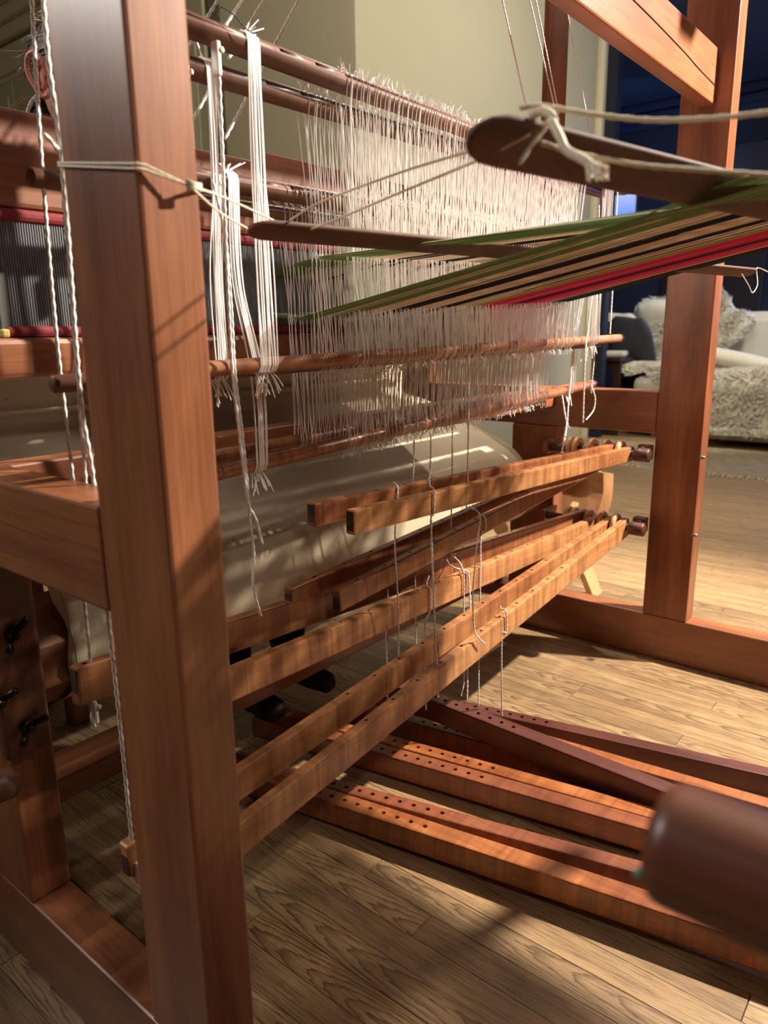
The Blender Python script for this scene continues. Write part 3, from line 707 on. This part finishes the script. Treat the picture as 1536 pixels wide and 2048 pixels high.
for (px, y, t0, t1, lb) in ((828, .93, 880, 985, 'leftmost of the upright cords above the upper lamms'), (862, .87, 868, 958, 'second of the upright cords above the upper lamms'),
                            (905, .90, 850, 1060, 'third of the upright cords above the upper lamms'), (938, .835, 690, 966, 'rightmost upright cord, hanging from the nearest lower bar')):
    cordp(lb, [Py(px, t0, y), Py(px-1, (t0+t1)/2, y), Py(px-3, t1, y)], .0016)
# right-hand cords
G3 = 'cords at the right shaft ends'
cordp('cord dropping from the nearest top bar end to its lower bar', [Py(1236, 362, .838), Py(1234, 400, .835), Py(1226, 560, .835), Py(1220, 668, .838)], .0018, group=G3)
cordp('cord hanging free in front of the far rail', [Py(1184, 590, .82), Py(1176, 660, .82), Py(1171, 700, .815), Py(1168, 780, .815), Py(1166, 846, .815)], .0019, group=G3)
cordp('cord passing the lowest shaft bar and curling under it', [Py(1198, 370, .87), Py(1197, 520, .875), Py(1191, 680, .88), Py(1184, 765, .885), Py(1184, 775, .88), Py(1190, 795, .875), Py(1187, 820, .875), Py(1172, 840, .875)], .0018, group=G3)
cordp('doubled cord joining below the lowest shaft bar and reaching the upper lamm', [Py(1124, 790, .885), Py(1130, 830, .87), Py(1133, 850, .865), Py(1129, 880, .85), Py(1124, 902, .845)], .0022, group=G3)
cordp('cord meeting the doubled one from the hank', [Py(1148, 700, .885), Py(1140, 770, .885), Py(1135, 840, .868), Py(1138, 857, .866)], .0018, group=G3)
# string holding the lease sticks to the big post
G4 = 'cream strings of the lease sticks'
a = P(120, 322, 'x', .4035); b_ = P(265, 330, 'y', .5995); b_.x = .4035; e1 = P(376, 368, 'y', .594)
def cs(label, pts, r=.0012, taut=False): return rope('string', pts, r, MCO, label=label, cat='cord', group=G4, taut=taut, lobe=.10)
e1 = P(376, 370, 'x', .474)
e1 = Py(378, 371, .590)
for dz, lb in ((.004, 'upper strand of cream string wrapped round the big post'), (-.004, 'lower strand of cream string wrapped round the big post')):
    A_ = P(118, 325 if dz > 0 else 331, 'x', .4030); B_ = P(262, 330 if dz > 0 else 340, 'x', .4030)
    cs(lb, [V((.44, .731, A_.z)), V((.4035, .7295, A_.z)), V((.4030, .6005, B_.z)), V((.410, .5985, B_.z)), e1], taut=True)
kn = MB()
for j in range(4): kn.add(*gtube([e1+V((-.003, 0, .003*(j-1.5))), e1+V((.004, -.003, .0012*(j-1.5))), e1+V((.013, -.001, .0016*(j-1.5)))], .0013, 6))
kn.build('string_knot', MCO, smooth=True, label='small knot where the strings meet at the post edge', cat='knot')
cs('string from the post knot to the top of the farther lease stick', [e1, Py(450, 396, .64), P(548, 441, 'x', .66)])
cs('string from the post knot to the tip of the farther lease stick', [e1, Py(440, 425, .64), P(500, 460, 'x', .605)])
cs('string from the farther lease stick up to the nearer one', [P(580, 440, 'x', .68), P(640, 405, 'x', .66), P(800, 345, 'x', .60), P(1000, 285, 'x', .56)])
cs('lower string from the farther lease stick to the nearer one', [P(585, 468, 'x', .685), P(640, 452, 'x', .67), P(800, 385, 'x', .61), P(960, 318, 'x', .55), P(1060, 268, 'x', .56)])
n0 = P(1090, 232, 'x', .58)
cs('soft out-of-focus string running right above the nearer lease stick', [P(1040, 216, 'x', .575), P(1085, 212, 'x', .58), P(1180, 228, 'x', .60), P(1300, 240, 'x', .62), P(1430, 236, 'x', .63), P(1560, 222, 'x', .64)], .0021)
cs('soft out-of-focus string running right across the nearer lease stick', [P(1080, 285, 'x', .555), P(1160, 308, 'x', .57), P(1280, 330, 'x', .59), P(1400, 340, 'x', .61), P(1560, 352, 'x', .63)], .0019)
cs('soft string tail hanging from the knot on the nearer lease stick', [P(1098, 240, 'x', .565), P(1085, 262, 'x', .56), P(1060, 295, 'x', .555), P(1038, 328, 'x', .55)], .0019)
t = thing('frayed_string_knot', 'fuzzy out-of-focus knot with a thick frayed end on the nearer lease stick', 'knot', n0)
mesh('knot', *gtube(spline([P(1062, 232, 'x', .568), P(1085, 222, 'x', .566), P(1108, 236, 'x', .562), P(1095, 250, 'x', .56)], .004), .0036, 8), MCO, t, True)
mesh('tail', *gtube(spline([P(1102, 240, 'x', .56), P(1120, 275, 'x', .555), P(1132, 300, 'x', .552), P(1165, 318, 'x', .55), P(1190, 335, 'x', .55)], .004), .0034, 8), MCO, t, True)
fz = MB(); c0 = P(1172, 322, 'x', .55)
for j in range(60):
    e = P(1198+R.uniform(-24, 20), 345+R.uniform(-20, 20), 'x', .55+R.uniform(-.008, .008)); fz.add(*gtube([c0, (c0+e)/2+V((R.uniform(-.002, .002), 0, R.uniform(-.002, .002))), e], .0009, 4))
fz.build('frayed_end', MCO, t, kind='stuff')
tp = P(1506, 546, 'x', 2.08)
cs('thin string loop hanging from the far tip of the farther lease stick', [tp+V((-.14, -.01, -.01)), tp+V((-.11, -.02, -.035)), tp+V((-.07, -.02, -.05)), tp+V((-.03, -.02, -.03)), tp+V((-.01, -.01, .006)), tp+V((.0, -.015, .01)), tp+V((.01, -.06, -.008)), tp+V((.02, -.16, -.012))], .0010)

# ------------------------------------------------------------------ weaver's bench, chair behind, person
bn = thing('weaving_bench', 'cherry wood weaving bench behind the cloth beam, only a leg showing', 'bench', (1.3, 1.85, 0))
mesh('seat', *box6(.66, 2.0, 1.76, 2.04, .66, .70, .008), WX, bn)
for xa in (.845, 1.85):
    for ya in (1.75, 1.92): mesh('leg', *box6(xa, xa+.045, ya, ya+.05, .0005, .6595, .004), WZ, bn)
    mesh('stretcher', *box6(xa+.01, xa+.035, 1.8005, 1.9195, .18, .24, .003), WY, bn)
ch = thing('wooden_chair', 'pale wooden chair with curved boards standing beyond the loom', 'chair', (2.62, 1.25, 0))
def board(pts, wd, th, name, parent, mat=WPL):
    p = spline(pts, .03); vs = []; fs = []
    for i, q in enumerate(p):
        d = (p[min(i+1, len(p)-1)]-p[max(i-1, 0)]).normalized(); nrm = V((.25, 1, 0)).normalized(); s_ = d.cross(nrm).normalized()
        for a, b_ in ((-1, -1), (1, -1), (1, 1), (-1, 1)): vs.append(q+s_*a*wd/2+nrm*b_*th/2)
    for i in range(len(p)-1):
        for k in range(4): fs.append((i*4+k, i*4+(k+1) % 4, (i+1)*4+(k+1) % 4, (i+1)*4+k))
    fs += [(0, 1, 2, 3), tuple((len(p)-1)*4+k for k in (3, 2, 1, 0))]
    return mesh(name, vs, fs, mat, parent)
for off in (0, .38):
    o_ = V((off*.3, off, 0))
    board([V((2.60, 1.08, .005))+o_, V((2.56, 1.12, .13))+o_, V((2.47, 1.17, .27))+o_, V((2.40, 1.2, .38))+o_], .05, .03, 'leg', ch)
    board([V((2.36, 1.24, .005))+o_, V((2.42, 1.2, .2))+o_, V((2.50, 1.15, .31))+o_, V((2.60, 1.13, .41))+o_, V((2.63, 1.13, .488))+o_], .06, .03, 'leg', ch)
board([V((2.54, 1.18, .33)), V((2.59, 1.18, .41)), V((2.61, 1.19, .488))], .06, .30, 'curved_panel', ch, wood('pale_panel', (140, 100, 64), (176, 134, 90), 'z', 0, .5))
mesh('seat', *box6(2.34, 2.68, 1.13, 1.58, .490, .515, .01), WPL, ch)

SKIN = plain('skin', (206, 148, 128), .55, nz=.08, nscale=60)
BLK = plain('black_shirt', (20, 19, 24), .85); JEAN = plain('navy_trousers', (22, 26, 44), .85)
def skin_fig(name, nodes, edges, mat, parent, sub=2):
    base = WL[parent.name]; me = bpy.data.meshes.new(name); me.from_pydata([V(p)-base for p, r in nodes], edges, [])
    o = bpy.data.objects.new(name, me); C.objects.link(o)
    md = o.modifiers.new('s', 'SKIN'); 
    for i, (p, r) in enumerate(nodes): me.skin_vertices[0].data[i].radius = (r if isinstance(r, tuple) else (r, r)); 
    me.skin_vertices[0].data[0].use_root = True
    o.modifiers.new('u', 'SUBSURF').levels = sub; o.modifiers['u'].render_levels = sub
    bpy.context.view_layer.update(); nm = bpy.data.meshes.new_from_object(o.evaluated_get(bpy.context.evaluated_depsgraph_get()))
    o.modifiers.clear(); o.data = nm; nm.materials.append(mat)
    for p in nm.polygons: p.use_smooth = True
    o.parent = parent; WL[o.name] = base; return o
HC = V((.784, 1.275, 1.415))
pr = thing('person', 'person with grey hair and pink ear leaning over the far side of the loom', 'person', (1.0, 1.85, .70))
hip = V((.98, 1.90, .80)); chest = V((.88, 1.66, 1.16)); neck = V((.82, 1.415, 1.31))
body = skin_fig('body', [(hip, (.15, .11)), (V((.94, 1.83, .95)), (.13, .10)), (chest, (.15, .11)), (V((.83, 1.52, 1.27)), (.13, .10)), (neck, .060), (V((.81, 1.33, 1.37)), .052),
    (V((.69, 1.53, 1.25)), .062), (V((.66, 1.55, 1.13)), .045), (V((.72, 1.45, 1.125)), .034), (V((.80, 1.37, 1.115)), .026),
    (V((1.03, 1.53, 1.25)), .062), (V((1.12, 1.53, 1.13)), .045), (V((1.10, 1.45, 1.125)), .034), (V((1.05, 1.37, 1.115)), .026),
    (V((.90, 1.86, .785)), .082), (V((1.03, 1.62, .70)), .066), (V((1.10, 1.44, .60)), .068), (V((1.10, 1.42, .35)), .066), (V((1.12, 1.43, .12)), .052),
    (V((1.06, 1.86, .785)), .082), (V((1.20, 1.62, .70)), .066), (V((1.30, 1.44, .60)), .068), (V((1.31, 1.42, .35)), .066), (V((1.31, 1.43, .12)), .052)],
    [(0, 1), (1, 2), (2, 3), (3, 4), (4, 5), (3, 6), (6, 7), (7, 8), (8, 9), (3, 10), (10, 11), (11, 12), (12, 13), (0, 14), (14, 15), (15, 16), (16, 17), (17, 18), (0, 19), (19, 20), (20, 21), (21, 22), (22, 23)], BLK, pr)
body.data.materials.append(SKIN); body.data.materials.append(JEAN)
for p in body.data.polygons:
    c = p.center+V(WL[pr.name])
    if (c-V((.79, 1.30, 1.42))).length < .075 or (c.y < 1.42 and .9 < c.z < 1.15): p.material_index = 1
    elif c.z < .88: p.material_index = 2
def hand(wr, s):
    for j in range(4):
        f0 = wr+V((s*(-.024+.015*j), -.03, -.002)); L = (.062, .075, .080, .070)[j]
        mesh('finger', *gtube(spline([f0+V((0, .03, 0)), f0+V((0, -L*.4, .003)), f0+V((0, -L*.75, -.006)), f0+V((0, -L, -.016))], .008), .0078, 8), SKIN, pr, True)
    mesh('thumb', *gtube(spline([wr+V((s*.02, 0, 0)), wr+V((s*.042, -.025, 0)), wr+V((s*.046, -.05, -.004))], .008), .0092, 8), SKIN, pr, True)
hand(V((.80, 1.36, 1.112)), 1); hand(V((1.05, 1.36, 1.112)), -1)
for fx in (1.125, 1.31):
    mesh('shoe', *gtube([V((fx, 1.50, .105)), V((fx, 1.48, .105)), V((fx, 1.40, .095)), V((fx, 1.32, .090)), V((fx, 1.27, .088)), V((fx, 1.255, .088))], [.022, .036, .038, .034, .028, .012], 12), plain('dark_shoe', (20, 18, 20), .6), pr, True)
# head: skull, jaw, nose, lips; faces -Y and a little down
def sph(c, rx, ry, rz, nu=28, nv=18, fn=None):
    vs = []; fs = []
    for i in range(nv+1):
        ph = math.pi*i/nv
        for j in range(nu):
            th = 2*math.pi*j/nu; d = V((math.sin(ph)*math.cos(th), math.sin(ph)*math.sin(th), math.cos(ph)))
            k = fn(d) if fn else 1; vs.append(V(c)+V((d.x*rx, d.y*ry, d.z*rz))*k)
    for i in range(nv):
        for j in range(nu): fs.append((i*nu+j, i*nu+(j+1) % nu, (i+1)*nu+(j+1) % nu, (i+1)*nu+j))
    return vs, fs
def headf(d):
    k = 1.0
    if d.z < 0: k *= 1-.18*d.z*d.z*(1 if d.y > -.2 else .3)
    nose = math.exp(-((d.x/.16)**2+((d.z+.08)/.22)**2))*(1 if d.y < 0 else 0); k += .16*nose
    eye = sum(math.exp(-(((d.x-s_*.36)/.16)**2+((d.z-.12)/.12)**2)) for s_ in (-1, 1))*(1 if d.y < 0 else 0); k -= .05*eye
    lip = math.exp(-((d.x/.25)**2+((d.z+.46)/.07)**2))*(1 if d.y < 0 else 0); k += .03*lip
    return k
hd_ = mesh('head', *sph(HC, .076, .098, .118, 40, 30, headf), SKIN, pr, True)
for s_ in (-1, 1):
    mesh('eye', *sph(HC+V((s_*.030, -.086, .014)), .010, .008, .007, 12, 8), plain('eye_white', (220, 216, 210), .2), pr, True)
# ears: rim, bowl and lobe
for s_ in (-1, 1):
    ec = HC+V((s_*.078, .008, .0)); m_ = MB()
    rim = [V((s_*.006, -.012, -.004)), V((s_*.012, -.014, .018)), V((s_*.017, .000, .033)), V((s_*.021, .016, .028)), V((s_*.021, .021, .008)), V((s_*.015, .014, -.014)), V((s_*.008, .003, -.030)), V((s_*.003, -.008, -.028))]
    m_.add(*gtube(spline([ec+q for q in rim], .004), .0042, 8))
    m_.add(*sph(ec+V((s_*.006, .003, .004)), .006, .015, .026, 14, 10)); m_.add(*gtube(spline([ec+V((s_*.010, -.006, .015)), ec+V((s_*.015, .006, .010)), ec+V((s_*.012, .006, -.010))], .004), .003, 6))
    m_.build('ear', plain('ear_pink', (222, 140, 128), .5), pr, smooth=True)
# grey hair: cap plus strands
HR = plain('grey_hair', (128, 122, 116), .5, nz=.5, nscale=120)
cap = MB(); vs, fs = sph(HC+V((0, .010, .010)), .083, .103, .124, 36, 24)
keep = [f for f in fs if all((vs[i].z-HC.z) > .030-.25*max(0, vs[i].y-HC.y-.03)*1.6 or (vs[i].y-HC.y) > .055 and vs[i].z-HC.z > -.075 for i in f)]
cap.add(vs, keep); cap.build('hair', HR, pr, smooth=True)
for tone, nm, cnt in (((196, 190, 182), 'hair_strands', 260), ((40, 36, 34), 'dark_hair_strands', 160), ((226, 206, 160), 'flyaway_hair', 26)):
    m_ = MB()
    for j in range(cnt):
        th = R.uniform(-.4*math.pi, .55*math.pi)+math.pi/2*0; ph = R.uniform(.1, 1.45)
        d = V((-abs(math.sin(ph)*math.cos(th)), math.sin(ph)*math.sin(th)*1.0, math.cos(ph)))
        root = HC+V((0, .010, .010))+V((d.x*.083, d.y*.103, d.z*.124))
        L = .028 if nm != 'flyaway_hair' else .04
        tn = V((d.x*.5, .5+R.uniform(-.6, .6), -.5+R.uniform(-.5, .4))).normalized()
        m_.add(*gtube([root, root+d*.006+tn*L*.5, root+d*(.004 if nm != 'flyaway_hair' else .028)+tn*L], .00045, 3, False))
    if nm == 'flyaway_hair':
        for j in range(12):
            root = HC+V((-.05, .07+R.uniform(-.02, .02), -.03+R.uniform(-.05, .03)))
            m_.add(*gtube(spline([root, root+V((-.02, .03, .006)), root+V((-.03-R.random()*.02, .055, R.uniform(-.02, .03)))], .01), .0004, 3, False))
    m_.build(nm, plain(nm, tone, .45), pr, kind='stuff')
st = MB()
for j in range(420):
    th = R.uniform(-1.2, .15); z_ = R.uniform(-.85, -.12); rr_ = math.sqrt(1-z_*z_)
    d = V((-abs(math.cos(th))*rr_, math.sin(th)*rr_, z_)); root = HC+V((d.x*.076, d.y*.098, d.z*.118))*headf(d)
    st.add(*gtube([root, root+d*.0045+V((0, 0, -.002))], .0004, 3, False))
st.build('stubble', plain('white_stubble', (236, 228, 222), .4), pr, kind='stuff')
mesh('hood', *sph(V((.800, 1.44, 1.362)), .060, .06, .075), BLK, pr, True)
mesh('hood_edge', *gtube(spline([V((.775, 1.43, 1.435)), V((.752, 1.43, 1.415)), V((.740, 1.435, 1.38)), V((.738, 1.44, 1.34))], .01), .0035, 6), plain('hood_rim', (236, 234, 230), .6), pr, True)  # white strip along one edge of the hood
mesh('collar', *gtube([neck+V((.0, .03, -.02))+V((math.cos(a)*.075, math.sin(a)*.07, .02*math.sin(a)+.012)) for a in [k/24*2*math.pi for k in range(25)]], .008, 8, False), plain('white_hem', (226, 224, 220), .8), pr, True)

# ------------------------------------------------------------------ sofa corner in the dark room
FUR = plain('sheepskin_fur', (226, 220, 202), .9); FURB = plain('sheepskin_hide', (214, 206, 186), .95, nz=.2, nscale=12)
SOF = plain('cream_upholstery', (206, 200, 184), .85)
sf = thing('sofa', 'low cream sofa in the dark blue room beyond the doorway', 'sofa', (7.8, 2.2, 0))
mesh('base', *box6(6.78, 8.9, 1.05, 1.92, .05, .40, .03), SOF, sf)
mesh('base', *box6(6.95, 8.9, 1.9205, 2.66, .08, .40, .03), SOF, sf)
mesh('seat_cushion', *box6(6.76, 8.6, 1.06, 1.95, .401, .56, .06), SOF, sf)
mesh('seat_cushion', *box6(6.93, 8.6, 1.9505, 2.64, .401, .56, .06), SOF, sf)
mesh('backrest', *box6(8.3, 8.9, 1.06, 2.70, .561, 1.15, .1), SOF, sf)
mesh('leg', *box6(7.0, 7.05, 2.40, 2.45, .0005, .0795, .004), WZ, sf)
def pelt(name, label, cx, cy, cz, sx, sy, zf, n, L, seed):
    rn = random.Random(seed); t = thing(name, label, 'sheepskin', (cx, cy, cz), 'sheepskins on the sofa')
    vs = []; fs = []; NU, NV = 22, 22
    def S(u, v):
        rr_ = 1+.10*math.sin(5*math.atan2(v, u)+seed)
        x = cx+u*sx*rr_; y = cy+v*sy*rr_; return V((x, y, zf(x, y)))
    for i in range(NU+1):
        r_ = i/NU
        for j in range(NV*2): a = j/(NV*2)*2*math.pi; vs.append(S(r_*math.cos(a), r_*math.sin(a)))
    for i in range(NU):
        for j in range(NV*2): fs.append((i*NV*2+j, i*NV*2+(j+1) % (NV*2), (i+1)*NV*2+(j+1) % (NV*2), (i+1)*NV*2+j))
    hide = mesh('hide', vs, fs, FURB, t, True)
    m_ = MB()
    for k in range(n):
        r_ = math.sqrt(rn.random()); a = rn.random()*2*math.pi; p = S(r_*math.cos(a), r_*math.sin(a)); e = .02
        nx = (S(r_*math.cos(a)+e, r_*math.sin(a))-p).cross(S(r_*math.cos(a), r_*math.sin(a)+e)-p).normalized()
        if nx.z < 0 and abs(nx.z) > .05: nx = -nx
        if nx.x > .3: nx = -nx
        clump = V((math.sin(p.x*31+p.z*17), math.sin(p.y*29+p.x*7), math.sin(p.z*23+p.y*19)))*.5
        d = (nx+clump*.5+V((rn.uniform(-.4, .4), rn.uniform(-.4, .4), -.35+rn.uniform(-.3, .3)))).normalized()
        m_.add(*gtube([p, p+(nx*.5+d*.5).normalized()*L*.5, p+d*L], [.0065, .005, .001], 3, False))
    m_.build('fur', FUR, hide, kind='stuff')
def lo(x, y):
    z = .60+.02*math.sin(x*8)+.015*math.sin(y*9)
    if x < 6.82: z -= (6.82-x)*3.2
    if y < 1.02: z -= (1.02-y)*2
    return max(z, .12)
pelt('sheepskin', 'white sheepskin draped over the front corner of the sofa seat', 7.15, 1.62, .6, .60, .52, lo, 9000, .07, 1)
pelt('sheepskin', 'white sheepskin on the sofa seat left of the big post', 7.35, 2.50, .62, .42, .42, lambda x, y: max(.62+.02*math.sin(x*9)-(max(0, 6.98-x))*3, .3), 7000, .06, 2)
pelt('sheepskin', 'white sheepskin hanging over the sofa back', 8.12, 2.55, .9, .24, .60, lambda x, y: .66+(x-7.9)*1.55+.03*math.sin(y*11), 9000, .07, 3)
def cushion(name, label, c, sx, sy, sz, rot, mat, cat='cushion'):
    vs, fs = sph((0, 0, 0), 1, 1, 1, 32, 20)
    out = []
    for v in vs:
        f = lambda a, p: math.copysign(abs(a)**p, a)
        q = V((f(v.x, .55)*sx*(1+.05*math.sin(v.y*9)), f(v.y, .55)*sy, v.z*sz*(1-.15*abs(v.x*v.y)))); out.append(V(c)+rot@q)
    mesh(name, out, fs, mat, None, True, label=label, cat=cat)
RX = lambda a, b_, c_: Matrix.Rotation(math.radians(c_), 3, 'Z') @ Matrix.Rotation(math.radians(b_), 3, 'Y') @ Matrix.Rotation(math.radians(a), 3, 'X')
cushion('cushion', 'round dark grey cushion leaning on the sofa corner', P(1262, 690, 'x', 7.25), .30, .24, .055, RX(0, 62, -8), plain('grey_velvet', (74, 74, 86), .8, nz=.15, nscale=8))
cushion('cushion', 'white pillow leaning behind the grey cushion', P(1225, 665, 'x', 7.5), .20, .26, .10, RX(0, 70, 10), plain('white_pillow', (226, 218, 196), .9, nz=.08, nscale=6))
cushion('pillow', 'crumpled cream pillow lying on the sofa right of the post', P(1470, 722, 'x', 7.3), .20, .40, .085, RX(12, 0, 8), plain('cream_pillow', (222, 214, 192), .9, nz=.12, nscale=9))
cushion('cushion', 'cream embroidered cushion at the top of the sofa back', P(1322, 635, 'x', 8.2), .20, .26, .10, RX(0, 60, 20), plain('cream_cushion', (226, 220, 200), .9, nz=.12, nscale=7))
sd = thing('side_table', 'dark carved wood side table with an oval opening beside the sofa', 'table', (6.95, 3.0, 0))
DKW = plain('dark_carved_wood', (58, 34, 28), .45, nz=.3, nscale=20)
sx0 = P(1190, 720, 'x', 6.9); sx1 = P(1243, 720, 'x', 6.9)
# oval-pierced front board
vs = []; fs = []; N = 32; cy_, cz_ = (sx0.y+sx1.y)/2, .50; hw, hh_ = abs(sx0.y-sx1.y)/2, .22
for xx in (6.88, 6.92):
    for k in range(N):
        a = 2*math.pi*k/N; vs.append((xx, cy_+.065*math.cos(a), cz_+.15*math.sin(a)))
    for k in range(N):
        a = 2*math.pi*k/N; c_, s_ = math.cos(a), math.sin(a); q = max(abs(c_), abs(s_)); vs.append((xx, cy_+hw*c_/q, cz_+.20*s_/q))
for k in range(N):
    k1 = (k+1) % N; fs += [(k, k1, N+k1, N+k), (2*N+k, 3*N+k, 3*N+k1, 2*N+k1), (k, 2*N+k, 2*N+k1, k1), (N+k, N+k1, 3*N+k1, 3*N+k)]
mesh('pierced_panel', vs, fs, DKW, sd)
mesh('tabletop', *box6(6.84, 7.5, cy_-hw-.02, cy_+hw+.03, .701, .735, .008), DKW, sd)
mesh('back_panel', *box6(7.4, 7.44, cy_-hw, cy_+hw, .001, .70, .003), DKW, sd)
mesh('foot', *box6(6.88, 6.92, cy_-hw, cy_+hw, .001, .299, .003), DKW, sd)
mesh('folded_napkin', *gbox(V((6.9, cy_-.05, .765)), V((7.3, cy_+.05, .765)), .2, .055, .02), plain('napkin', (222, 214, 196), .9, nz=.1, nscale=12), None, label='folded cream cloth lying on the dark side table', cat='cloth')
